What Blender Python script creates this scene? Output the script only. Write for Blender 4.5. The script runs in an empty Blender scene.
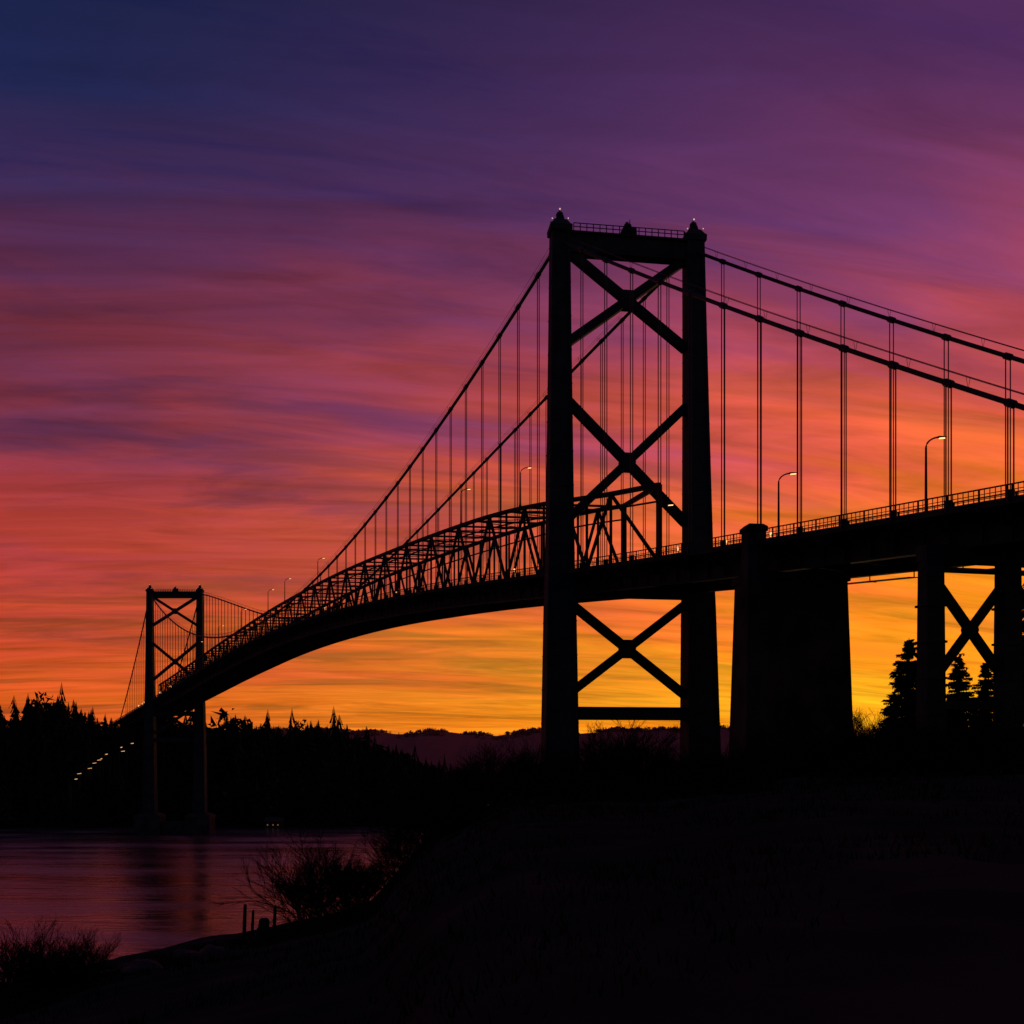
import bpy, math, random
import numpy as np
from mathutils import Vector, noise, Matrix
random.seed(7)
scene=bpy.context.scene
scene.view_settings.view_transform='Standard'
scene.view_settings.look='None'
scene.view_settings.exposure=0
CAMZ=47.0   # eye height above the river

# ------------------------------------------------------------------ helpers
def lin(c):
    o=[]
    for v in c:
        v=v/255.0
        o.append(v/12.92 if v<=0.04045 else ((v+0.055)/1.055)**2.4)
    return (o[0],o[1],o[2],1.0)
def link(o):
    scene.collection.objects.link(o); return o
class MB:
    def __init__(s): s.v=[]; s.f=[]; s.m=[]; s.cm=0
    def quad8(s,c):
        b=len(s.v); s.v+= [tuple(x) for x in c]
        for q in ((0,3,2,1),(4,5,6,7),(0,1,5,4),(1,2,6,5),(2,3,7,6),(3,0,4,7)):
            s.f.append(tuple(b+i for i in q)); s.m.append(s.cm)
    def beam(s,p,q,w,h,up=(0,0,1)):
        p=Vector(p);q=Vector(q);d=(q-p)
        if d.length<1e-6: return
        d.normalize(); up=Vector(up)
        if abs(d.dot(up))>0.98: up=Vector(U3)
        sd=d.cross(up).normalized(); u2=sd.cross(d).normalized()
        a=sd*w/2; b=u2*h/2
        s.quad8([p-a-b,p+a-b,p+a+b,p-a+b,q-a-b,q+a-b,q+a+b,q-a+b])
    def tube(s,pts,r,n=6,cap=True):
        rs=r if isinstance(r,(list,tuple)) else [r]*len(pts)
        pts=[Vector(p) for p in pts]; rings=[]
        for i,p in enumerate(pts):
            if i==0: d=pts[1]-pts[0]
            elif i==len(pts)-1: d=pts[-1]-pts[-2]
            else: d=pts[i+1]-pts[i-1]
            d.normalize()
            up=Vector((0,0,1)) if abs(d.z)<0.95 else Vector((1,0,0))
            a=d.cross(up).normalized(); b=a.cross(d)
            k=len(s.v)
            for j in range(n):
                t=2*math.pi*j/n
                s.v.append(tuple(p+(a*math.cos(t)+b*math.sin(t))*rs[i]))
            rings.append(k)
        for i in range(len(rings)-1):
            for j in range(n):
                s.f.append((rings[i]+j,rings[i]+(j+1)%n,rings[i+1]+(j+1)%n,rings[i+1]+j)); s.m.append(s.cm)
        if cap and n>=3:
            s.f.append(tuple(rings[0]+j for j in range(n))); s.m.append(s.cm)
            s.f.append(tuple(rings[-1]+j for j in range(n))); s.m.append(s.cm)
    def tri(s,a,b,c):
        k=len(s.v); s.v+=[tuple(a),tuple(b),tuple(c)]; s.f.append((k,k+1,k+2)); s.m.append(s.cm)
    def prism(s,levels,base,u,v,bat=0):
        """stack of rectangles: (h,w,d) about base point in directions u,v; bat = batter of the centreline per metre below the top"""
        prev=None
        for (h,w,d) in levels:
            c=[]
            for sx,sy in ((-1,-1),(1,-1),(1,1),(-1,1)):
                p=Vector((base[0],base[1],0))+u*(sx*w/2+bat*(93-h))+v*(sy*d/2); p.z=h+CAMZ; c.append(p)
            if prev is not None: s.quad8(prev+c)
            prev=c
    def blob(s,c,r,n=8,m=5,sz=1.0):
        k=len(s.v); c=Vector(c)
        for i in range(m+1):
            ph=math.pi*i/m
            for j in range(n):
                t=2*math.pi*j/n
                s.v.append((c.x+r*math.sin(ph)*math.cos(t),c.y+r*math.sin(ph)*math.sin(t),c.z+sz*r*math.cos(ph)))
        for i in range(m):
            for j in range(n):
                s.f.append((k+i*n+j,k+i*n+(j+1)%n,k+(i+1)*n+(j+1)%n,k+(i+1)*n+j)); s.m.append(s.cm)
    def mesh(s,name,mats,smooth=False):
        me=bpy.data.meshes.new(name); me.from_pydata(s.v,[],s.f)
        for m in mats: me.materials.append(m)
        me.polygons.foreach_set('material_index',s.m)
        if smooth: me.polygons.foreach_set('use_smooth',[True]*len(s.f))
        me.update(); return me
    def obj(s,name,mats,parent=None,smooth=False):
        o=link(bpy.data.objects.new(name,s.mesh(name,mats,smooth)))
        if parent: o.parent=parent
        return o
def empty(name,loc=(0,0,0)):
    e=bpy.data.objects.new(name,None); e.location=loc; return link(e)

# ------------------------------------------------------------------ materials
def mat(name,c1,c2,scale=1.0,rough=0.8,metal=0.0,bump=0.0,spec=0.3):
    m=bpy.data.materials.new(name); m.use_nodes=True; nt=m.node_tree; N=nt.nodes; L=nt.links
    b=N['Principled BSDF']; b.inputs['Roughness'].default_value=rough; b.inputs['Metallic'].default_value=metal
    b.inputs['Specular IOR Level'].default_value=spec
    tc=N.new('ShaderNodeTexCoord'); no=N.new('ShaderNodeTexNoise'); no.inputs['Scale'].default_value=scale
    no.inputs['Detail'].default_value=3
    L.new(tc.outputs['Object'],no.inputs['Vector'])
    r=N.new('ShaderNodeValToRGB'); r.color_ramp.elements[0].position=0.35; r.color_ramp.elements[1].position=0.68
    r.color_ramp.elements[0].color=(*c1,1); r.color_ramp.elements[1].color=(*c2,1)
    L.new(no.outputs['Fac'],r.inputs['Fac']); L.new(r.outputs['Color'],b.inputs['Base Color'])
    if bump>0:
        bp=N.new('ShaderNodeBump'); bp.inputs['Strength'].default_value=bump; bp.inputs['Distance'].default_value=0.3
        L.new(no.outputs['Fac'],bp.inputs['Height']); L.new(bp.outputs['Normal'],b.inputs['Normal'])
    return m
def emis(name,col,st):
    m=bpy.data.materials.new(name); m.use_nodes=True
    b=m.node_tree.nodes['Principled BSDF']; b.inputs['Base Color'].default_value=(*col,1)
    b.inputs['Emission Color'].default_value=(*col,1); b.inputs['Emission Strength'].default_value=st
    return m
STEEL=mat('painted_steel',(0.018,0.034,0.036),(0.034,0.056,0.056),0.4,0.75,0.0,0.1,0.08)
CABLE=mat('cable_steel',(0.03,0.03,0.032),(0.05,0.05,0.052),2,0.6,0.0,0,0.2)
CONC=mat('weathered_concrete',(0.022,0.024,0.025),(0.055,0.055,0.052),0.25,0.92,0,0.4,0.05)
ASPH=mat('asphalt',(0.04,0.04,0.04),(0.06,0.06,0.06),2,0.9,0,0,0.1)
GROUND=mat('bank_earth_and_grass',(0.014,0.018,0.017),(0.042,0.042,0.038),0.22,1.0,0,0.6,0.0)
FOREST=mat('conifer_foliage',(0.012,0.018,0.014),(0.03,0.036,0.026),0.15,1.0,0,0,0.0)
SHRUB=mat('shrub_foliage',(0.014,0.014,0.011),(0.04,0.034,0.024),0.8,1.0,0,0,0.0)
BARK=mat('bark',(0.015,0.012,0.01),(0.035,0.028,0.022),3,1.0,0,0,0.0)
HILL=mat('wooded_hill_soil',(0.012,0.014,0.012),(0.024,0.026,0.02),0.02,1.0,0,0,0.0)
MID=mat('hazy_hill',(0.06,0.036,0.042),(0.085,0.046,0.054),0.01,1.0,0,0,0.0)  # lighter reddish base colour, haze painted into the hill material
RIDGE=mat('distant_ridge',(0.26,0.11,0.10),(0.32,0.13,0.11),0.004,1.0,0,0,0.0)  # warm atmospheric haze put into the ridge colour, no volume used
WOOD=mat('weathered_wood',(0.03,0.025,0.02),(0.06,0.05,0.04),4,0.95,0,0,0.05)
ROCK=mat('river_rock',(0.03,0.03,0.03),(0.07,0.065,0.06),1.5,0.9,0,0.5,0.1)
WARM=emis('sodium_lamp_glass',(1.0,0.50,0.18),2.2)
DIM=emis('distant_sodium_lamp_glass',(1.0,0.50,0.18),1.0)
WHITE=emis('tower_beacon_glass',(1.0,0.66,0.5),0.8)
FARW=emis('bridge_marker_glass',(1.0,0.5,0.2),1.6)
YELP=mat('road_paint',(0.5,0.4,0.08),(0.6,0.48,0.1),3,0.8)

# ------------------------------------------------------------------ bridge alignment (t=0 near tower, t=1 far tower)
L0=np.array([8.5,178.0]); L1=np.array([-208.5,576.0])
R0=np.array([32.9,181.5]); R1=np.array([-179.7,576.0])
U3=Vector((R0[0]-L0[0],R0[1]-L0[1],0)).normalized()
V3=Vector((-U3.y,U3.x,0))
BT=[-.34,-.24,-.155,-.0994,-.0325,.083,.1446,.285,.4,.511,.685,.936,1.2,1.4]
BH=[17.8,20.4,23.0,24.7,27.0,31.6,33.8,37.2,38,37.3,33.6,26.8,20.5,16]
def Bt(t):
    return float(np.mean([np.interp(t+d,BT,BH) for d in (-.05,-.033,-.016,0,.016,.033,.05)]))
def Ht(t): return float(np.mean([np.interp(t+d,[-.03,.05,.2,.4,.55,.75,1.0],[16.0,18.8,17.2,14.8,13.6,13.2,13.6]) for d in (-.04,-.02,0,.02,.04)]))
def P(t,a,h):
    l=L0+(L1-L0)*t; r=R0+(R1-R0)*t; p=l+(r-l)*a
    return Vector((p[0],p[1],h+CAMZ))
def cable_h(t,side):
    if t<0: return 91+306*t+90*t*t
    if t>1:
        s=t-1; return 91-285*s+150*s*s
    if side==0: return 46+45*(1-2*t)**2
    q=min(t,1-t)
    return float(np.mean([np.interp(q+d,[-.1,0,.1,.2,.3,.4,.5,.6],[101,91.5,82.5,73,63.5,55.5,51,55.5]) for d in (-.03,-.015,0,.015,.03)])) if q>.035 else 91-80*q
SP=.0168
bridge=empty('suspension_bridge',(0,0,0))
DK=4.0

# deck ---------------------------------------------------------------
tmin,tmax=-.34,1.38
st=[k*SP for k in range(int(tmin/SP),int(tmax/SP)+1)]
mb=MB()
def slab(mb,a0,a1,h0,h1,t0,t1):
    c=[P(t0,a0,Bt(t0)+h0),P(t0,a1,Bt(t0)+h0),P(t0,a1,Bt(t0)+h1),P(t0,a0,Bt(t0)+h1),
       P(t1,a0,Bt(t1)+h0),P(t1,a1,Bt(t1)+h0),P(t1,a1,Bt(t1)+h1),P(t1,a0,Bt(t1)+h1)]
    mb.quad8(c)
for t0,t1 in zip(st[:-1],st[1:]):
    slab(mb,0.013,0.987,DK-.45,DK,t0,t1)
    slab(mb,-0.004,0.012,DK-.75,DK-.02,t0,t1); slab(mb,.988,1.004,DK-.75,DK-.02,t0,t1)
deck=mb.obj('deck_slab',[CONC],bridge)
mb=MB()
for t0,t1 in zip(st[:-1],st[1:]):
    slab(mb,.205,.795,DK+.004,DK+.06,t0,t1)
mb.cm=1
for i,(t0,t1) in enumerate(zip(st[:-1],st[1:])):
    slab(mb,.496,.504,DK+.064,DK+.07,t0,t1)
mb.obj('roadway',[ASPH,YELP],bridge)
mb=MB()
for i,(t0,t1) in enumerate(zip(st[:-1],st[1:])):
    for a in (.2,.8):
        slab(mb,a-.012,a+.012,0.3,DK-.46,t0,t1)
        slab(mb,a-.028,a+.028,0,0.3,t0,t1)
    for a in (.35,.5,.65): slab(mb,a-.01,a+.01,DK-1.5,DK-.46,t0,t1)
    mb.beam(P(t0,.2,Bt(t0)+.5),P(t1,.8,Bt(t1)+.5),.35,.3)
    mb.beam(P(t0,.8,Bt(t0)+.5),P(t1,.2,Bt(t1)+.5),.35,.3)
    b=Bt(t0)
    mb.beam(P(t0,.2,b+2.3),P(t0,.8,b+2.3),.4,2.2)
    for s0,s1 in ((.2,.0),(.8,1.0)):
        mb.beam(P(t0,s0,b+1.6),P(t0,s1,b+DK-.75),.3,.5)
    for a in (.17,.83): mb.beam(P(t0,a,b+.3),P(t0,a,b+DK-.6),.25,.3,up=U3)
    tm=(t0+t1)/2; bm=Bt(tm)
    for a in (.18,.82): mb.beam(P(tm,a,bm+.3),P(tm,a,bm+DK-.6),.15,.2,up=U3)
    if t0<-.06:     # underside inspection catwalk hangers and pipe
        mb.beam(P(t0,.84,b+.3),P(t0,.84,b-.7),.12,.12,up=U3)
        mb.beam(P(t0,.80,b-.7),P(t0,.88,b-.7),.12,.12)
for t0,t1 in zip(st[:-1],st[1:]):
    if t0<-.06 and t1<-.02 and (int(round(t0/SP))%4)!=0: slab(mb,.81,.87,-.72,-.62,t0,t1)
mb.obj('deck_girders',[STEEL],bridge)
# railings
mb=MB()
for a in (.008,.992,.19,.81):
    for t0,t1 in zip(st[:-1],st[1:]):
        if a in (.19,.81) and t0>.0: 
            continue
        for hh,w in ((1.3,.14),(.75,.07),(.25,.07)):
            mb.beam(P(t0,a,Bt(t0)+DK+hh),P(t1,a,Bt(t1)+DK+hh),w,w)
        n=6 if a in(.19,.81) or t0>.4 else 12
        for j in range(n):
            t=t0+(t1-t0)*j/n
            w=.16 if j%6==0 else .07
            mb.beam(P(t,a,Bt(t)+DK),P(t,a,Bt(t)+DK+1.3),w,w,up=U3)
mb.obj('deck_railing',[STEEL],bridge)

# stiffening truss -----------------------------------------------------
mb=MB()
ends={.2:-.047,.8:.03}
for a,te in ends.items():
    ts=[te]+[k*SP for k in range(int(te/SP)+1,int(1.02/SP)+1)]
    if ts[1]-ts[0]<SP*.5: ts.pop(1)
    for i,t in enumerate(ts):
        b=Bt(t); tp=P(t,a,b+Ht(t)); bt=P(t,a,b+DK-.3)
        w=.8 if i==0 else .42
        mb.beam(bt,tp,w,w,up=U3)
        if i<len(ts)-1:
            t2=ts[i+1]; b2=Bt(t2); tp2=P(t2,a,b2+Ht(t2)); bt2=P(t2,a,b2+DK+.2)
            mb.beam(tp,tp2,.65,.75)
            mb.beam(bt+Vector((0,0,.5)),bt2,.6,.6)
            mb.beam(P(t,a,b+Ht(t)-2.6),P(t2,a,b2+Ht(t2)-2.6),.22,.28)
            if i%2==0: mb.beam(bt,tp2,.46,.46)
            else: mb.beam(tp,bt2,.46,.46)
        mb.beam(tp-Vector((0,0,1.0)),tp,1.2,.3,up=U3)
        mb.beam(bt,bt+Vector((0,0,1.3)),1.2,.3,up=U3)
for k in range(2,int(1.02/SP)+1):
    t=k*SP; b=Bt(t)+Ht(t); t2=t+SP; b2=Bt(t2)+Ht(t2)
    mb.beam(P(t,.2,b),P(t,.8,b),.3,.4)
    if k%2==0: mb.beam(P(t,.2,b),P(t2,.8,b2),.16,.16)
    else: mb.beam(P(t,.8,b),P(t2,.2,b2),.16,.16)
b=Bt(-.047)+Ht(-.047)
mb.beam(P(-.047,.2,b),P(.03,.8,Bt(.03)+Ht(.03)),.6,.8)
mb.obj('stiffening_truss',[STEEL],bridge)

# main cables and hangers ------------------------------------------------
mb=MB()
for side in (0,1):
    mb.tube([P(t,side,cable_h(t,side)) for t in np.linspace(-.33,0,28)],.28,8)
    mb.tube([P(t,side,cable_h(t,side)) for t in np.linspace(0,1,90)],.33,8)
    mb.tube([P(t,side,cable_h(t,side)) for t in np.linspace(1,1.29,20)],.33,8)
    for off in (-.010,.010):
        mb.tube([P(t,side+off,cable_h(t,side)+1.35) for t in np.linspace(-.33,-.006,30)],.04,4)
        mb.tube([P(t,side+off,cable_h(t,side)+1.35) for t in np.linspace(.006,.994,90)],.035,4)
    for t in np.arange(-.3,1.0,SP):
        if cable_h(t,side)<Bt(t)+DK+1: continue
        for off in (-.010,.010):
            mb.tube([P(t,side,cable_h(t,side)),P(t,side+off,cable_h(t,side)+1.35)],.03,3)
mb.obj('main_cables',[CABLE],bridge,smooth=True)
mb=MB()
e=.33/452
for side in (0,1):
    hs=[k*SP for k in range(1,60)]
    hs+=[-.0161*k for k in range(1,16)] if side==0 else [-.0181-.0203*k for k in range(0,13)]
    hs+=[1+k*SP for k in range(1,14)]
    for t in hs:
        c=cable_h(t,side); d=Bt(t)+DK-.5
        if c<d+2: continue
        for o in (-e,e):
            mb.tube([P(t+o,side,c),P(t+o,side,d)],.08 if t<0 else .085,5,False)
        v=(P(t+.0010,side,cable_h(t+.0010,side))-P(t-.0010,side,cable_h(t-.0010,side)))
        mb.tube([P(t,side,c)-v*.5,P(t,side,c)+v*.5],.42,8)
        mb.beam(P(t,side,d),P(t,side,d+1.2),.25,.8,up=U3)
mb.obj('suspender_ropes',[CABLE],bridge)

# towers -----------------------------------------------------------------
def tower(name,t,base_h,wide):
    root=empty(name); root.parent=bridge
    l=P(t,0,0); r=P(t,1,0); u=(r-l).normalized(); v=Vector((-u.y,u.x,0)); W=(r-l).length
    mb=MB()
    lv=[(93.0,3.2,2.8),(76,3.55,3.0),(58,4.0,3.3),(34,4.65,3.7),(26,5.1,4.2),(0,6.0,4.9),(base_h,6.5+wide,5.6)]
    for p,bat in ((l,0.0),(r,0.014 if t==0 else 0)):
        mb.prism(lv,p,u,v,bat)
        H=[x[0] for x in lv][::-1]; Wd=[x[1] for x in lv][::-1]; Dp=[x[2] for x in lv][::-1]
        h=base_h+4
        while h<92:
            w=np.interp(h,H,Wd); d=np.interp(h,H,Dp)
            mb.prism([(h,w+.12,d+.12),(h+.25,w+.12,d+.12)],p,u,v,bat); h+=6.0
        for sx in (-1,1):
            for sy in (-1,1):
                for i in range(len(H)-1):
                    q0=p+u*(sx*(Wd[i]/2-.25)+bat*(93-H[i]))+v*(sy*(Dp[i]/2+.02)); q0.z=H[i]+CAMZ
                    q1=p+u*(sx*(Wd[i+1]/2-.25)+bat*(93-H[i+1]))+v*(sy*(Dp[i+1]/2+.02)); q1.z=H[i+1]+CAMZ
                    mb.beam(q0,q1,.5,.25,up=v)
        mb.prism([(92.2,3.9,3.5),(93.2,4.0,3.6),(93.5,3.4,3.0),(94.4,2.2,2.0)],p,u,v)
        mb.prism([(94.4,1.6,1.4),(95.3,1.2,1.1)],p,u,v)
        q=p.copy(); q.z=95.5+CAMZ; mb.blob(q,.7,10,6)
        mb.tube([(q.x,q.y,q.z),(q.x,q.y,q.z+1.3)],[.18,.08],6)
        for sx in (-1,1):
            q=p+u*(sx*1.6); q.z=93.3+CAMZ; mb.tube([q,q+Vector((0,0,1.0))],[.16,.12],6)
    def br(a0,h0,a1,h1,w,d):
        p=l+(r-l)*a0; p.z=h0+CAMZ; q=l+(r-l)*a1; q.z=h1+CAMZ
        mb.beam(p,q,d,w,up=(0,0,1))
    e0=.06; e1=.94
    br(0,90.3,1,90.3,3.2,2.4)
    br(0,92.1,1,92.1,.35,3.2)
    for (ht,hb,w) in ((89.2,73.0,1.5),(62.5,41.5,1.55),(26.8,10.2,1.5)):
        br(e0,ht,e1,hb,w,1.5); br(e0,hb,e1,ht,w,1.46)
        hm=(ht+hb)/2
        c=l+(r-l)*.5; mb.prism([(hm-1.6,1.8,1.7),(hm,2.9,1.7),(hm+1.6,1.8,1.7)],c,u,v)
    br(0,29.0 if t==0 else 22,1,29.0 if t==0 else 22,2.6,2.4)
    br(0,6.9,1,6.9,2.3,2.2)
    mb.obj('tower_frame',[STEEL],root)
    mb=MB()
    nn=17
    for sgn in (-1,1):
        for i in range(nn+1):
            p=l+(r-l)*(.09+.82*i/nn)+v*(sgn*1.5); p.z=92.2+CAMZ
            mb.beam(p,p+Vector((0,0,1.4)),.14,.14,up=u)
        for hh in (92.95,93.6):
            p=l+(r-l)*.09+v*(sgn*1.5); q=l+(r-l)*.91+v*(sgn*1.5); p.z=q.z=hh+CAMZ; mb.beam(p,q,.12,.12)
    c=l+(r-l)*.5
    mb.prism([(92.3,2.4,2.0),(93.6,2.2,1.8),(93.9,1.4,1.4),(94.6,1.2,1.2)],c,u,v)
    mb.prism([(92.3,1.0,1.0),(94.2,.8,.8)],l+(r-l)*.55,u,v)
    c=l+(r-l)*.52; mb.tube([(c.x,c.y,94+CAMZ),(c.x,c.y,95.8+CAMZ)],[.15,.06],5)
    mb.blob((c.x-.5,c.y,94.9+CAMZ),.4,8,5)
    mb.obj('tower_walkway',[STEEL],root)
    mb=MB()
    for p in (l,r):
        mb.blob((p.x,p.y-.7,96.3+CAMZ),.15,8,5)
        mb.blob((p.x-1.4,p.y-2.1,93.9+CAMZ),.1,8,5)
        mb.blob((p.x+1.4,p.y-2.1,93.9+CAMZ),.1,8,5)
    mb.obj('aircraft_beacons',[WHITE],root)
    mb=MB()
    for p in (l,r):
        if wide: mb.prism([(-49,15,12),(-38,14,11),(-37.4,14.8,11.8),(-36.6,14.8,11.8),(-35,9.5,8.5)],p,u,v)
        else: mb.prism([(-14,10,9.5),(-8.2,9.0,8.6),(-7.6,8.4,8.0)],p,u,v)
    if wide: 
        c=(l+r)/2; mb.prism([(-49,W-13,8),(-40,W-13.5,7)],c,u,v)
    mb.obj('tower_footing',[CONC],root)
tower('near_tower',0,-11,0)
tower('far_tower',1,-37,.6)

# near concrete pier ------------------------------------------------------
mb=MB()
c=Vector((38.4,138.0,0))
mb.prism([(-6,16.6,8.8),(-1.5,15.4,7.8),(0.5,14.9,7.4),(23.2,13.6,6.4)],c,U3,V3)
mb.prism([(23.2,14.2,7.0),(24.2,14.2,7.0)],c,U3,V3)
pc=Vector((32.6,134.9,0))
mb.prism([(-6,3.2,3.2),(18,2.8,2.8),(29.6,2.5,2.5)],pc,U3,V3)
mb.prism([(29.6,2.9,2.9),(30.2,2.9,2.9),(30.6,2.0,2.0)],pc,U3,V3)
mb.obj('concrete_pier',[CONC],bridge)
def bent(name,pts,top,base=-5):
    mb=MB()
    pts=[Vector((x,y,0)) for x,y in pts]
    u=(pts[-1]-pts[0]).normalized(); v=Vector((-u.y,u.x,0))
    for p in pts:
        mb.prism([(base,2.7,2.1),(0,2.45,2.0),(top-1,2.1,1.7)],p,u,v)
        for hh in np.arange(0,top-3,4.0): mb.prism([(hh,2.6,2.15),(hh+.25,2.6,2.15)],p,u,v)
    for a,b in zip(pts[:-1],pts[1:]):
        for (h0,h1) in ((top-3.2,7.6),(7.6,top-3.2)):
            p=a.copy();q=b.copy(); p.z=h0+CAMZ;q.z=h1+CAMZ; mb.beam(p,q,.9 if h0>h1 else .86,.8)
        m=(a+b)/2; hm=(top-3.2+7.6)/2; mb.prism([(hm-.9,1.1,1.0),(hm,1.6,1.0),(hm+.9,1.1,1.0)],m,u,v)
        p=a.copy();q=b.copy(); p.z=q.z=5.2+CAMZ; mb.beam(p,q,.9,.9)
    p=pts[0]-u*1.2;q=pts[-1]+u*1.2; p.z=q.z=top-.9+CAMZ; mb.beam(p,q,2.0,1.7)
    p.z=q.z=top-2.6+CAMZ; mb.beam(p,q,.7,.5)
    o=mb.obj(name,[STEEL],bridge)
bent('steel_bent',[(46.3,110.5),(55.8,112.5),(66.3,114.8)],Bt(-.165)+.1)
bent('steel_bent.001',[(60,86),(69.5,88),(79,90)],Bt(-.235)+.1)
mb=MB(); c=P(-.33,.5,0); mb.prism([(-6,27,12),(Bt(-.33)-.05,25,10)],c,U3,V3); mb.obj('abutment',[CONC],bridge)

mb=MB()
for t,a,dh in ((-.083,.19,1.4),(-.058,.19,1.5),(-.103,.19,1.4),(.012,.2,1.6),(.06,.2,2.2),(.2,.2,2.0),(.33,.2,3),(1.03,.02,1.5),(1.05,.02,1.5),(1.07,.02,1.5),(1.1,.02,1.5),(.93,.02,1.5),(.86,.02,1.2)):
    q=P(t,a,Bt(t)+DK+dh); q=q-V3*.5
    mb.beam(q,q-Vector((0,0,.5)),.12,.12,up=U3)
    mb.blob(q,.2 if t<.5 else .5,8,5)
mb.obj('deck_marker_lights',[FARW],bridge)

# ------------------------------------------------------------------ street lamps
def lamp_mesh(glass):
    mb=MB()
    mb.tube([(0,0,0),(0,0,.5)],[.26,.22],8)
    mb.tube([(0,0,.5),(0,0,7.6)],[.17,.12],8)
    pts=[(0,0,7.6)]
    for i in range(1,9):
        a=i/8*math.radians(80)
        pts.append((1.9*(1-math.cos(a)),0,7.6+1.3*math.sin(a)))
    mb.tube(pts,.10,6)
    mb.quad8([(1.5,-.18,8.78),(2.5,-.14,8.9),(2.5,.14,8.9),(1.5,.18,8.78),(1.5,-.12,9.0),(2.5,-.08,9.02),(2.5,.08,9.02),(1.5,.12,9.0)])
    mb.cm=1
    mb.quad8([(1.65,-.13,8.70),(2.4,-.11,8.78),(2.4,.11,8.78),(1.65,.13,8.70),(1.65,-.13,8.79),(2.4,-.11,8.88),(2.4,.11,8.88),(1.65,.13,8.79)])
    return mb.mesh('street_lamp',[STEEL,glass])
LM=lamp_mesh(WARM); LF=lamp_mesh(DIM)
def lamp(p,s=1.0,me=None,rz=None):
    o=link(bpy.data.objects.new('street_lamp',me or LM)); o.location=p; o.scale=(s,s,s)
    o.rotation_euler=(0,0,math.atan2(U3.y,U3.x)+random.uniform(-.05,.05) if rz is None else rz)
for t in (-.050,-.1135,-.165,-.225): lamp(P(t,.1 if t<-.06 else .16,Bt(t)+DK))
for t in (.054,.115,.346,.429,.478,.57,.66,.76): lamp(P(t,.2,Bt(t)+Ht(t)+.3),.9)

# ------------------------------------------------------------------ terrain
TH=[-3.2,-2.4,-1.2,-.46,-.34,-.24,-.14,-.08,0,.15,.3,.6,1.6,3.2]
TS=[0.0,.03,.2,.198,.178,.164,.142,.072,.034,.030,.009,.002,.0,0.0]
def near_h(x,y):
    d=math.hypot(x,y); th=math.atan2(x,y)
    s=float(np.interp(th,TH,TS))
    edge=float(np.interp(th,[-3,-.1,.2,.3,.5,1.5,3],[250,205,215,450,900,900,900]))
    h=-1.7-s*d
    if d>edge: h-=.5*(d-edge)
    amp=min(1.8,.008*d)
    h+=amp*(noise.noise((x*.045,y*.045,3))+.5*noise.noise((x*.16,y*.16,7)))
    h+=min(.14,.012*d)*noise.noise((x*.8,y*.8,1))
    return max(h,-54)
mb=MB(); NA=420; rings=[0.0]; r=.8
while r<1500: rings.append(r); r*=1.052
for r in rings:
    for j in range(NA):
        th=-math.pi+2*math.pi*j/NA
        x=r*math.sin(th); y=r*math.cos(th)
        mb.v.append((x,y,near_h(x,y)+CAMZ))
for i in range(len(rings)-1):
    for j in range(NA):
        a=i*NA+j;b=i*NA+(j+1)%NA
        mb.f.append((a,a+NA,b+NA,b)); mb.m.append(0)
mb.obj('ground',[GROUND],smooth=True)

# far wooded hill
CX=[-1500,0,60,100,140,230,290,330,380,420,450,480]
CH=[25,13,15,7,8,3,1,-3,-13,-26,-43,-54]
def hill_h(px,Y):
    c=float(np.interp(px,CX,CH)); s=max(0,min(1,(Y-592-6*noise.noise((px*.02,0,0)))/150.)); s=s*s*(3-2*s)
    X=(px-512)/1000*Y
    return -52+(c+52)*s*(1-.15*max(0,(Y-850)/600))+ (5.5*noise.noise((X*.02,Y*.02,1))+1.5*noise.noise((X*.07,Y*.07,2)))*min(1,s*3)
mb=MB(); pxs=list(range(-1500,486,10)); Ys=[575,585,592,600,610,622,636,650,665,680,700,720,740,765,800,850,920,1000,1150,1400]
for Y in Ys:
    for px in pxs:
        mb.v.append(((px-512)/1000*Y,Y,hill_h(px,Y)+CAMZ))
n=len(pxs)
for i in range(len(Ys)-1):
    for j in range(n-1):
        a=i*n+j; mb.f.append((a,a+1,a+n+1,a+n)); mb.m.append(0)
mb.obj('wooded_hill',[HILL],smooth=True)
def fconifer(mb,x,y,z,h,w,tiers=7,bl=6):
    mb.tri((x-.3,y,z-1),(x+.3,y,z-1),(x,y,z+h))
    lean=random.uniform(-.02,.02)*h
    for i in range(tiers):
        f=i/tiers; zz=z+h*(.06+.84*f); rr=w*(1-f)**.8*random.uniform(.7,1.25)+.25
        a0=random.random()*6.28; cx=x+lean*f
        for j in range(bl):
            a=a0+6.283*j/bl+random.uniform(-.25,.25); r2=rr*random.uniform(.6,1.2)
            dx,dy=math.cos(a),math.sin(a); hw=.62*r2
            top=zz+h*.2*random.uniform(.8,1.2)
            mb.tri((cx+dx*r2-dy*hw*.5,y+dy*r2+dx*hw*.5,zz-h*.03),(cx+dx*r2+dy*hw*.5,y+dy*r2-dx*hw*.5,zz-h*.03),(cx,y,top))
def fround(mb,x,y,z,h,w):
    for k in range(60):
        a=random.random()*6.28; rr=math.sqrt(random.random())*w; ph=random.random()
        cz=z+h*(.2+.8*ph); rr*=math.sin(math.pi*min(1,.2+.72*ph))
        p=Vector((x+rr*math.cos(a),y+rr*math.sin(a),cz)); s=w*.36
        mb.tri(*[p+Vector((random.uniform(-s,s),random.uniform(-s,s),random.uniform(-s,s))) for _ in range(3)])
mb=MB()
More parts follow.
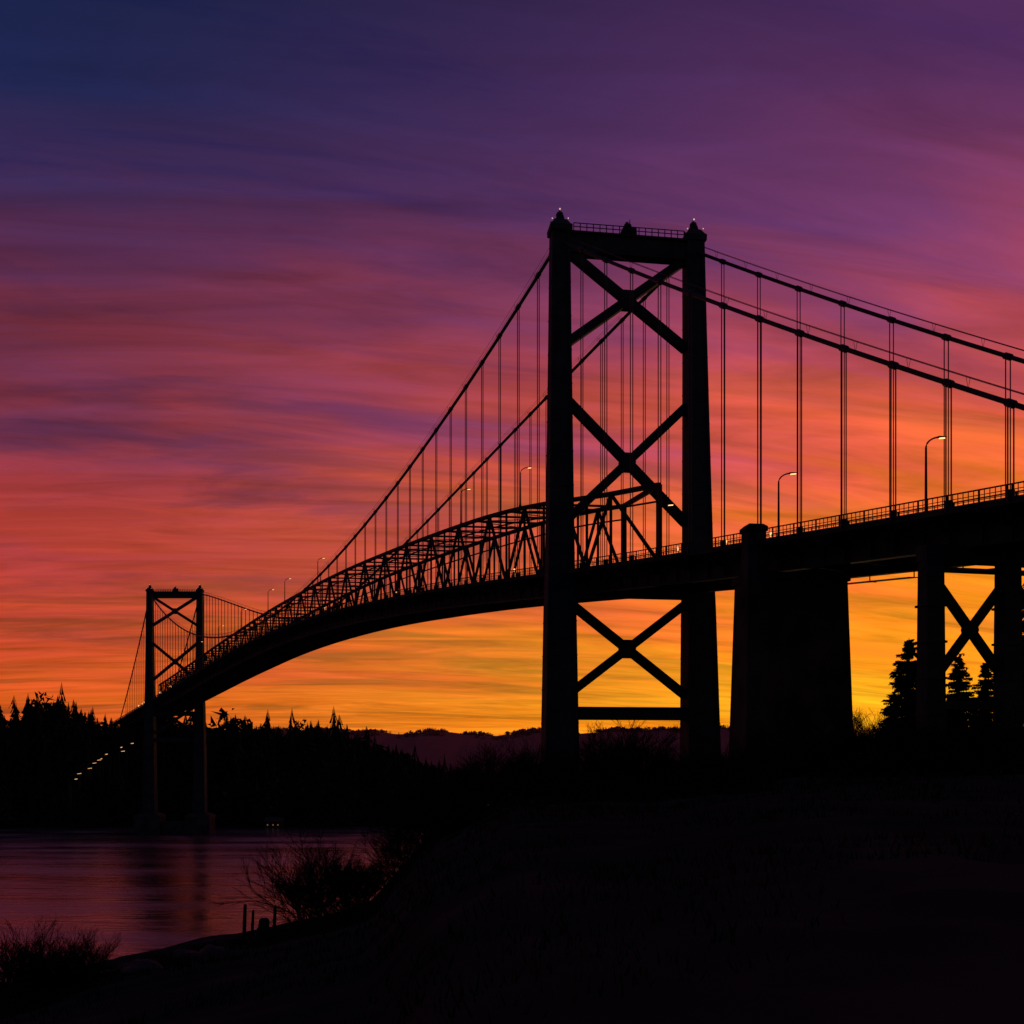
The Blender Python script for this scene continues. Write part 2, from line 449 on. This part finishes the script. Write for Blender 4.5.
for k in range(2300):
    px=random.uniform(-250,470); Y=600+330*random.random()**1.5
    h=hill_h(px,Y)
    if h<-46: continue
    x=(px-512)/1000*Y
    if abs(px-(150-(Y-576)*.3))<9 and Y<720: continue
    cl=noise.noise((x*.02,Y*.02,9))
    th=max(6,random.gauss(16,4.2)+17*cl)
    if random.random()<.06: th*=1.35
    if random.random()<.25: fround(mb,x,Y,h+CAMZ,th*.8,th*.36)
    else: fconifer(mb,x,Y,h+CAMZ,th,th*random.uniform(.20,.32))
mb.obj('conifer_forest',[FOREST])
# mid hills between river bend and ridge
def mid_h(X,Y):
    s=max(0,min(1,(Y-1000)/330)); s=s*s*(3-2*s)
    c=-35+13*noise.noise((X*.004,6,0))+5*noise.noise((X*.013,3,0))
    return -55+(c+55)*s+1.5*noise.noise((X*.03,Y*.03,0))
mb=MB(); Xs=list(range(-900,2300,20)); Ys=[980,1040,1100,1160,1220,1280,1330,1400,1500,1650]
for Y in Ys:
    for X in Xs: mb.v.append((X,Y,mid_h(X,Y)+CAMZ))
n=len(Xs)
for i in range(len(Ys)-1):
    for j in range(n-1):
        a=i*n+j; mb.f.append((a,a+1,a+n+1,a+n)); mb.m.append(0)
for k in range(1300):
    X=random.uniform(-260,900); Y=random.uniform(1060,1400)
    if noise.noise((X*.02,Y*.01,4))<-.1: continue
    h=random.uniform(8,17)
    if random.random()<.4: fround(mb,X,Y,mid_h(X,Y)+CAMZ-1,h*.7,h*.45)
    else: fconifer(mb,X,Y,mid_h(X,Y)+CAMZ-1,h,h*.32,4,5)
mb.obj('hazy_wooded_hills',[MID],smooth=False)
def ridge_h(X,Y):
    s=max(0,min(1,(Y-1700)/900)); s=s*s*(3-2*s)
    c=50+30*noise.noise((X*.0022+.6,2,0))+13*noise.noise((X*.008,5,0))+3*noise.noise((X*.03,8,0)) - 18*max(0,min(1,(X-500)/900))
    return -55+(c+55)*s+2*noise.noise((X*.02,Y*.02,0))
mb=MB(); Xs=list(range(-3800,4200,20)); Ys=[1600,1750,1900,2050,2200,2350,2500,2600,2700,2900,3300,4200]
for Y in Ys:
    for X in Xs: mb.v.append((X,Y,ridge_h(X,Y)+CAMZ))
n=len(Xs)
for i in range(len(Ys)-1):
    for j in range(n-1):
        a=i*n+j; mb.f.append((a,a+1,a+n+1,a+n)); mb.m.append(0)
for k in range(2600):
    X=random.uniform(-800,1700); Y=random.uniform(2400,2750)
    cl=noise.noise((X*.012,Y*.004,4))
    if cl<-.05: continue
    h=random.uniform(6,13)+10*cl
    if random.random()<.6: fround(mb,X,Y,ridge_h(X,Y)+CAMZ-3,h*.8,h*.7)
    else: fconifer(mb,X,Y,ridge_h(X,Y)+CAMZ-1,h,h*.34,4,5)
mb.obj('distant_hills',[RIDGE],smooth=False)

# ------------------------------------------------------------------ water
mb=MB(); S=12000
mb.v=[(-S,-200,0),(S,-200,0),(S,S,0),(-S,S,0)]; mb.f=[(0,1,2,3)]; mb.m=[0]
m=bpy.data.materials.new('river_water'); m.use_nodes=True; nt=m.node_tree; N=nt.nodes; L=nt.links
b=N['Principled BSDF']; b.inputs['Base Color'].default_value=(.05,.03,.022,1)
b.inputs['IOR'].default_value=5.0
tc=N.new('ShaderNodeTexCoord'); mp=N.new('ShaderNodeMapping'); mp.inputs['Scale'].default_value=(.035,.13,1); mp.inputs['Rotation'].default_value=(0,0,.12)
n1=N.new('ShaderNodeTexNoise'); n1.inputs['Scale'].default_value=1.6; n1.inputs['Detail'].default_value=5; n1.inputs['Roughness'].default_value=.6
L.new(tc.outputs['Object'],mp.inputs['Vector']); L.new(mp.outputs['Vector'],n1.inputs['Vector'])
bp=N.new('ShaderNodeBump'); bp.inputs['Strength'].default_value=1.0; bp.inputs['Distance'].default_value=.42
L.new(n1.outputs['Fac'],bp.inputs['Height']); L.new(bp.outputs['Normal'],b.inputs['Normal'])
n2=N.new('ShaderNodeTexNoise'); n2.inputs['Scale'].default_value=.35; n2.inputs['Detail'].default_value=3
L.new(mp.outputs['Vector'],n2.inputs['Vector'])
mr=N.new('ShaderNodeMapRange'); mr.inputs['To Min'].default_value=.12; mr.inputs['To Max'].default_value=.32
mr.inputs['From Min'].default_value=.35; mr.inputs['From Max'].default_value=.65
L.new(n2.outputs['Fac'],mr.inputs['Value']); L.new(mr.outputs['Result'],b.inputs['Roughness'])
mb.obj('river',[m])

# ------------------------------------------------------------------ shrubs and trees
def grow(mb,p,d,L,r,dep,spread=.55):
    q=p+d*L*.5+Vector((random.uniform(-1,1),random.uniform(-1,1),random.uniform(-.5,1)))*L*.06
    e2=p+d*L+Vector((random.uniform(-1,1),random.uniform(-1,1),random.uniform(-.5,1)))*L*.1
    mb.tube([p,q,e2],[r,r*.85,r*.65],3,False)
    if dep==0: return
    for k in range(3):
        v=Vector((random.gauss(0,1),random.gauss(0,1),random.gauss(0,.7))).normalized()
        nd=(d+v*spread+Vector((0,0,.08))).normalized()
        grow(mb,(q if k==0 else e2),nd,L*random.uniform(.6,.85),r*.68,dep-1,spread)
def shrub_mesh(leaf,stems,seed,dep=4):
    random.seed(seed); mb=MB()
    for s in range(stems):
        a=random.random()*6.28; tilt=random.uniform(.05,1.1)
        d=Vector((math.cos(a)*tilt,math.sin(a)*tilt,1)).normalized()
        grow(mb,Vector((math.cos(a)*.06,math.sin(a)*.06,-.1)),d,random.uniform(.24,.36),.011,dep)
    mb.cm=1
    for c in range(leaf//50):
        a=random.random()*6.28; ph=random.random(); R=.5*math.sqrt(random.random())
        cz=.08+.78*ph*math.sqrt(max(0,1-(R/.56)**2))*random.uniform(.75,1.12); cr=random.uniform(.035,.10)
        for k in range(50):
            o=Vector((random.gauss(0,1),random.gauss(0,1),random.gauss(0,1)))*cr*.6
            p=Vector((R*math.cos(a),R*math.sin(a),max(0,cz)))+o; s=.015
            t=[p+Vector((random.uniform(-s,s),random.uniform(-s,s),random.uniform(-s,s))) for _ in range(3)]
            mb.tri(*t)
    return mb.mesh('shrub',[BARK,SHRUB])
BARE=[shrub_mesh(0,15,11,5),shrub_mesh(0,12,23,5)]
LEAFY=[shrub_mesh(4500,9,s) for s in (31,32,33)]
def place(name,me,x,y,h,w,sink=.2):
    o=link(bpy.data.objects.new(name,me)); o.location=(x,y,near_h(x,y)+CAMZ-sink)
    o.scale=(w,w,h); o.rotation_euler=(0,0,random.random()*6.28); return o
random.seed(5)
for k,d,h,w,bare in [(-.188,105,9.8,10.4,1),(-.207,112,7.0,7,1),(-.165,112,8.0,7.5,1),(-.148,118,6,6,1),(-.1,120,6,7,0),(-.112,112,6.4,6.5,1),(-.085,115,6.8,7,1),(-.062,125,6.5,9,0),(-.07,118,7.6,8,1),(-.045,120,8.2,8,1),
   (-.022,130,6.6,9,0),(-.03,122,8.2,8,1),(0,128,7.6,9,1),(.018,135,5.5,9,0),(.035,132,6.6,8,1),(.05,128,5.2,8,0),(.078,150,6.2,9,0),(.09,140,7.6,8,1),(.113,140,10.2,11.5,1),(.1,150,5.4,9,0),(.135,140,8,8,1),(.153,150,6.2,9,0),(.16,138,6.6,8,1),
   (.198,125,4.8,8,0),(.21,120,6.2,8,1),(.235,118,4.4,8,0),(.25,114,5.6,7,1),(.27,110,4.4,9,0),(.29,112,5.6,7,1),(.318,110,5.2,8,0),(.345,104,6.6,8,1),(.36,108,6.6,7,1),(.388,100,5.0,8,0),(.41,102,6.4,7,1),(.43,98,5.4,8,0),(.455,95,5.6,9,0),(.475,97,6.8,8,1),(.498,90,5.4,9,0),(.53,84,5,8,0),
   (-.12,96,3.5,8,0),(-.08,90,4,9,0),(-.04,92,4,9,0),(.02,95,4,10,0),(.08,100,4,10,0),(.15,96,3.4,10,0),(.22,90,3.0,9,0),
   (-.49,46,4.0,4.2,1),(-.47,52,3.9,3.6,1),(-.455,48,2.9,2.8,1),(-.425,50,3.0,2.8,1),(-.5,42,1.6,3.5,0),(-.345,62,1.0,4,0),(-.25,78,1.5,5,0),(-.215,84,2.0,6,0),(-.17,88,2.6,7,0)]:
    place('bare_shrub' if bare else 'leafy_shrub',random.choice(BARE) if bare else random.choice(LEAFY),k*d,d,h*1.05,w*1.05)
def bare_tree(seed):
    random.seed(seed); mb=MB()
    mb.tube([(0,0,-.5),(.05,.03,1.2),(0,.1,3.0)],[.24,.17,.13],7)
    for s in range(7):
        a=s*2.4; z=1.6+s*.23
        grow(mb,Vector((0,.05,z)),Vector((math.cos(a)*.7,math.sin(a)*.7,1)).normalized(),random.uniform(1.9,2.5),.07,5,.5)
    return mb.mesh('bare_tree',[BARK])
BTm=bare_tree(3)
for k,d,s in ((.365,142,1.05),(.352,160,.85),(.377,180,.9)):
    o=link(bpy.data.objects.new('bare_tree',BTm)); x=k*d; o.location=(x,d,near_h(x,d)+CAMZ); o.scale=(s,s,s); o.rotation_euler=(0,0,d)
def conifer(seed,H=18):
    random.seed(seed); mb=MB()
    mb.tube([(0,0,-.5),(.05,0,H*.5),(0,0,H)],[.32,.18,.03],7)
    z=H*.05
    while z<H*.985:
        f=z/H; R=(H*.25)*(1-f)**.85*random.uniform(.7,1.2)+.12; nb=random.randint(4,6) 
        a0=random.random()*6.28
        for j in range(nb):
            a=a0+6.283*j/nb+random.uniform(-.4,.4); Rr=R*random.uniform(.5,1.25); zo=random.uniform(-.3,.3)
            d=Vector((math.cos(a),math.sin(a),0)); p0=Vector((0,0,z+zo)); drop=-.30*Rr+.45*f*Rr
            tip=p0+d*Rr+Vector((0,0,drop+.14*Rr))
            mb.cm=0; mb.tube([p0,p0+d*Rr*.5+Vector((0,0,drop*.6)),tip],[.05,.035,.01],3,False); mb.cm=1
            sd=Vector((-d.y,d.x,0)); m=max(5,int(Rr*7))
            for q in range(m):
                u=(q+random.random())/m; c=p0+d*Rr*u+Vector((0,0,drop*min(1,u*1.2)))
                wl=.75*(1-u*.7)*min(1,Rr*.6)+.12
                for sg in (-1,1):
                    e=c+sd*sg*wl*random.uniform(.5,1.15)+d*random.uniform(.05,.4)+Vector((0,0,random.uniform(-.5,.05)))
                    mb.tri(c-d*.15,c+d*.18+Vector((0,0,.08)),e)
                    mb.tri(c,c+Vector((0,0,-.34*random.random()-.1))+d*.12,e+Vector((0,0,-.16)))
        z+=H*.019*random.uniform(.7,1.3)
    return mb.mesh('conifer_tree',[BARK,FOREST])
CM=[conifer(5),conifer(9)]
for i,(k,d,h,wf) in enumerate(((.397,160,21.5,1.3),(.447,182,20.5,1.3),(.474,172,18,1.2),(.424,200,15.5,1.3),(.527,150,31,1.35),(.381,190,14,1.5),(.56,165,22,1),(.6,150,24,1),(.5,205,20,1.3),(.437,196,13,1.4),(.412,188,15,1.4),(.463,200,12,1.4))):
    o=link(bpy.data.objects.new('conifer_tree',CM[i%2])); x=k*d; o.location=(x,d,near_h(x,d)+CAMZ-.3); s=h/18; o.scale=(s*wf,s*wf,s); o.rotation_euler=(0,0,i*1.3)
# grass
random.seed(8); mb=MB()
for k in range(12000):
    th=random.uniform(-.56,.56); d=6+110*random.random()**1.3
    x=d*math.sin(th); y=d*math.cos(th)
    if noise.noise((x*.13,y*.13,2))<-.05: continue
    z=near_h(x,y)+CAMZ-.03; s=min(.7,.16+d*.007)
    for j in range(2):
        a=random.random()*6.28; hh=s*random.uniform(.4,1.1); w=.012+.0006*d
        bx=x+random.uniform(-.2,.2); by=y+random.uniform(-.2,.2)
        mb.tri((bx-w*math.cos(a),by-w*math.sin(a),z),(bx+w*math.cos(a),by+w*math.sin(a),z),(bx+random.uniform(-.5,.5)*hh,by+random.uniform(-.5,.5)*hh,z+hh))
mb.obj('grass',[SHRUB])

# old wooden posts, driftwood and rocks on the bank
random.seed(2)
for k,d,h,r in ((-.268,88,3.6,.16),(-.260,89,3.0,.13),(-.249,88,2.2,.5),(-.238,90,3.0,.15)):
    mb=MB(); 
    mb.tube([(0,0,-.5),(.04,0,h*.5),(.1,.02,h-.15),(.1,.02,h)],[r*1.15,r,r*.92,r*.6],9)
    mb.tube([(.04,0,h*.55),(.04,0,h*.55+.14)],r*1.18,9)
    x=k*d; o=mb.obj('wooden_post',[WOOD]); o.location=(x,d,near_h(x,d)+CAMZ)
def rock(x,y,s):
    mb=MB(); mb.blob((0,0,0),1,14,9)
    mb.v=[tuple(Vector(q)*(1+.35*noise.noise(Vector(q)*1.3+Vector((x,y,0))))) for q in mb.v]
    o=mb.obj('river_rock',[ROCK]); o.location=(x,y,near_h(x,y)+CAMZ+.1*s); o.scale=(s*1.4,s,s*.6); o.rotation_euler=(0,0,x)
for k,d,s in ((-.37,60,1.1),(-.355,64,.8),(-.41,58,.9),(-.325,70,1.0),(-.30,76,.9),(-.385,66,.7)): rock(k*d,d,s)
mb=MB(); mb.tube([(-2.6,0,.15),(-1,.1,.35),(.8,0,.45),(2.4,-.2,.8)],[.30,.27,.22,.12],9); mb.tube([(.8,0,.45),(1.3,.3,1.2)],[.12,.04],6); mb.tube([(-1,.1,.4),(-.7,-.2,1.0)],[.1,.04],6)
o=mb.obj('driftwood_log',[WOOD]); o.location=(-.435*54,54,near_h(-.435*54,54)+CAMZ+.2)
# shoreline cabin on the far bank
hs=empty('wooden_cabin',(-148,622,0)); hz=hill_h(512-148/622*1000,622)+CAMZ
mb=MB(); mb.quad8([(-5,-3.5,-3),(5,-3.5,-3),(5,3.5,-3),(-5,3.5,-3),(-5,-3.5,3),(5,-3.5,3),(5,3.5,3),(-5,3.5,3)]); o=mb.obj('walls',[WOOD],hs)
mb=MB(); mb.quad8([(-5.6,-4.1,3),(5.6,-4.1,3),(5.6,4.1,3),(-5.6,4.1,3),(-5.6,-.1,5.6),(5.6,-.1,5.6),(5.6,.1,5.6),(-5.6,.1,5.6)]); mb.obj('roof',[ASPH],hs)
mb=MB()
for x in (-3.2,.2,3.2): mb.quad8([(x-.4,-3.56,.6),(x+.4,-3.56,.6),(x+.4,-3.5,.6),(x-.4,-3.5,.6),(x-.4,-3.56,1.5),(x+.4,-3.56,1.5),(x+.4,-3.5,1.5),(x-.4,-3.5,1.5)])
mb.obj('lit_windows',[emis('window_glow',(1,.45,.15),.12)],hs)
hs.location.z=hz+1
# lamps following the road that winds down the far hillside, clear of the trees
random.seed(4)
for px,h,Y in ((127,27,668),(119,25,664),(115,18,660),(103,17,655),(100,10,650),(91,9,645),(86,2,640),(80,4,634),(69,-3,628),(71,-9,622)):
    hh=hill_h(px,Y); s=max(1.0,min(3.0,(h-hh)/9.0))
    lamp(((px-512)/1000*Y,Y,hh+CAMZ),s,LF,random.uniform(-1.2,1.2))

# ------------------------------------------------------------------ world: dusk sky
w=bpy.data.worlds.new('World'); scene.world=w; w.use_nodes=True; nt=w.node_tree; N=nt.nodes; L=nt.links
for nd in list(N): N.remove(nd)
out=N.new('ShaderNodeOutputWorld'); bg=N.new('ShaderNodeBackground'); L.new(bg.outputs[0],out.inputs[0])
def M(op,a,b=None,c=None,clamp=False):
    n=N.new('ShaderNodeMath'); n.operation=op; n.use_clamp=clamp
    for i,v in enumerate((a,b,c)):
        if v is None: continue
        if isinstance(v,(int,float)): n.inputs[i].default_value=v
        else: L.new(v,n.inputs[i])
    return n.outputs[0]
tc=N.new('ShaderNodeTexCoord'); sx=N.new('ShaderNodeSeparateXYZ'); L.new(tc.outputs['Generated'],sx.inputs[0])
x,y,z=sx.outputs
hyp=M('SQRT',M('ADD',M('MULTIPLY',x,x),M('MULTIPLY',y,y)))
el=M('DIVIDE',z,M('MAXIMUM',hyp,.001)); az=M('ARCTAN2',x,y)
# cloud layer: high horizontal sheet seen in perspective, streaks drawn out across the view
zz=M('ADD',M('MAXIMUM',z,0.0),.17)
cu=M('DIVIDE',x,zz)
def NZ(su,sw,m,det,rough,dist,off):
    cb=N.new('ShaderNodeCombineXYZ')
    L.new(M('MULTIPLY',cu,su),cb.inputs[0]); L.new(M('MULTIPLY',M('DIVIDE',M('SUBTRACT',y,M('MULTIPLY',x,m)),zz),sw),cb.inputs[1]); cb.inputs[2].default_value=off
    n=N.new('ShaderNodeTexNoise'); n.inputs['Scale'].default_value=1.0; n.inputs['Detail'].default_value=det; n.inputs['Roughness'].default_value=rough; n.inputs['Distortion'].default_value=dist
    L.new(cb.outputs[0],n.inputs['Vector']); return M('SUBTRACT',n.outputs['Fac'],.5)
nA=NZ(.55,1.5,.20,3,.5,.6,3.1)     # broad banks
nB=NZ(1.6,8.0,.13,5,.6,1.0,8.4)     # fine wisps
nC=NZ(.9,3.8,.20,5,.6,1.1,1.7)     # cloud bars
hf=N.new('ShaderNodeMapRange'); L.new(el,hf.inputs['Value']); hf.inputs['From Min'].default_value=.0; hf.inputs['From Max'].default_value=.3; hf.inputs['To Min'].default_value=.35; hf.inputs['To Max'].default_value=1
tf=N.new('ShaderNodeMapRange'); L.new(el,tf.inputs['Value']); tf.inputs['From Min'].default_value=.40; tf.inputs['From Max'].default_value=.72; tf.inputs['To Min'].default_value=1; tf.inputs['To Max'].default_value=.4
warp=M('ADD',M('ADD',M('MULTIPLY',nA,.34),M('MULTIPLY',nC,.28)),M('MULTIPLY',nB,.07))
e2=M('MAXIMUM',M('ADD',el,M('MULTIPLY',M('MULTIPLY',warp,hf.outputs[0]),tf.outputs[0])),0)
def ramp(stops):
    r=N.new('ShaderNodeValToRGB'); r.color_ramp.interpolation='LINEAR'
    cr=r.color_ramp
    while len(cr.elements)<len(stops): cr.elements.new(.5)
    for e,(p,c) in zip(cr.elements,stops): e.position=p; e.color=lin(c)
    L.new(e2,r.inputs['Fac']); return r.outputs[0]
left=ramp([(.0,(220,98,26)),(.05,(214,86,32)),(.11,(200,72,40)),(.18,(178,60,50)),(.26,(150,52,60)),(.34,(114,46,68)),(.44,(82,40,76)),(.53,(54,38,80)),(.63,(27,34,76)),(.8,(18,28,62))])
right=ramp([(.0,(250,148,18)),(.05,(255,178,26)),(.11,(253,146,20)),(.18,(249,120,36)),(.27,(234,96,62)),(.35,(204,78,82)),(.44,(150,62,92)),(.54,(106,50,94)),(.66,(82,42,88)),(.8,(62,36,80))])
f=N.new('ShaderNodeMapRange'); f.interpolation_type='SMOOTHSTEP'; L.new(az,f.inputs['Value']); f.inputs['From Min'].default_value=-.50; f.inputs['From Max'].default_value=.52
mx=N.new('ShaderNodeMix'); mx.data_type='RGBA'; L.new(f.outputs[0],mx.inputs['Factor']); L.new(left,mx.inputs['A']); L.new(right,mx.inputs['B'])
br=M('ADD',1.04,M('MULTIPLY',tf.outputs[0],M('ADD',M('MULTIPLY',nB,1.5),M('MULTIPLY',nC,1.0))))
vm=N.new('ShaderNodeVectorMath'); vm.operation='SCALE'; L.new(mx.outputs['Result'],vm.inputs[0]); L.new(br,vm.inputs['Scale'])
# unlit cloud bars: mauve-grey
cm=N.new('ShaderNodeMapRange'); cm.interpolation_type='SMOOTHSTEP'; L.new(NZ(.65,3.0,.18,6,.62,1.2,21.0),cm.inputs['Value']); cm.inputs['From Min'].default_value=-.03; cm.inputs['From Max'].default_value=.17; cm.inputs['To Max'].default_value=.78
mg=N.new('ShaderNodeMix'); mg.data_type='RGBA'; L.new(M('MULTIPLY',cm.outputs[0],M('SUBTRACT',1.0,M('MULTIPLY',f.outputs[0],.5))),mg.inputs['Factor']); L.new(vm.outputs[0],mg.inputs['A'])
dk=N.new('ShaderNodeVectorMath'); dk.operation='MULTIPLY'; L.new(vm.outputs[0],dk.inputs[0]); dk.inputs[1].default_value=(.46,.66,1.0); L.new(dk.outputs[0],mg.inputs['B'])
bk=N.new('ShaderNodeMapRange'); bk.interpolation_type='SMOOTHSTEP'; L.new(M('ABSOLUTE',M('SUBTRACT',az,.2)),bk.inputs['Value']); bk.inputs['From Min'].default_value=.9; bk.inputs['From Max'].default_value=2.4
m2=N.new('ShaderNodeMix'); m2.data_type='RGBA'; L.new(bk.outputs[0],m2.inputs['Factor']); L.new(mg.outputs['Result'],m2.inputs['A']); m2.inputs['B'].default_value=lin((36,42,66))
sky=N.new('ShaderNodeTexSky'); sky.sky_type='NISHITA'; sky.sun_disc=False; sky.sun_elevation=math.radians(1.0); sky.sun_rotation=.33
s2=N.new('ShaderNodeVectorMath'); s2.operation='SCALE'; s2.inputs['Scale'].default_value=.003; L.new(sky.outputs[0],s2.inputs[0])
ad=N.new('ShaderNodeVectorMath'); ad.operation='ADD'; L.new(m2.outputs['Result'],ad.inputs[0]); L.new(s2.outputs[0],ad.inputs[1])
L.new(ad.outputs[0],bg.inputs['Color']); bg.inputs['Strength'].default_value=1.0
sd=bpy.data.lights.new('sun','SUN'); sd.energy=.12; sd.angle=math.radians(.5); sd.color=(1,.55,.25)
so=link(bpy.data.objects.new('sun',sd)); a=.33; e=math.radians(1.0)
so.rotation_euler=Vector((-math.sin(a)*math.cos(e),-math.cos(a)*math.cos(e),-math.sin(e))).to_track_quat('-Z','Y').to_euler()

# ------------------------------------------------------------------ camera
cd=bpy.data.cameras.new('camera'); cam=link(bpy.data.objects.new('camera',cd)); cam.location=(0,0,CAMZ)
cam.rotation_euler=(math.radians(90),0,0); cd.sensor_width=36; cd.lens=36*1000/1024; cd.shift_y=(752-512)/1024
cd.clip_start=.1; cd.clip_end=30000
scene.camera=cam
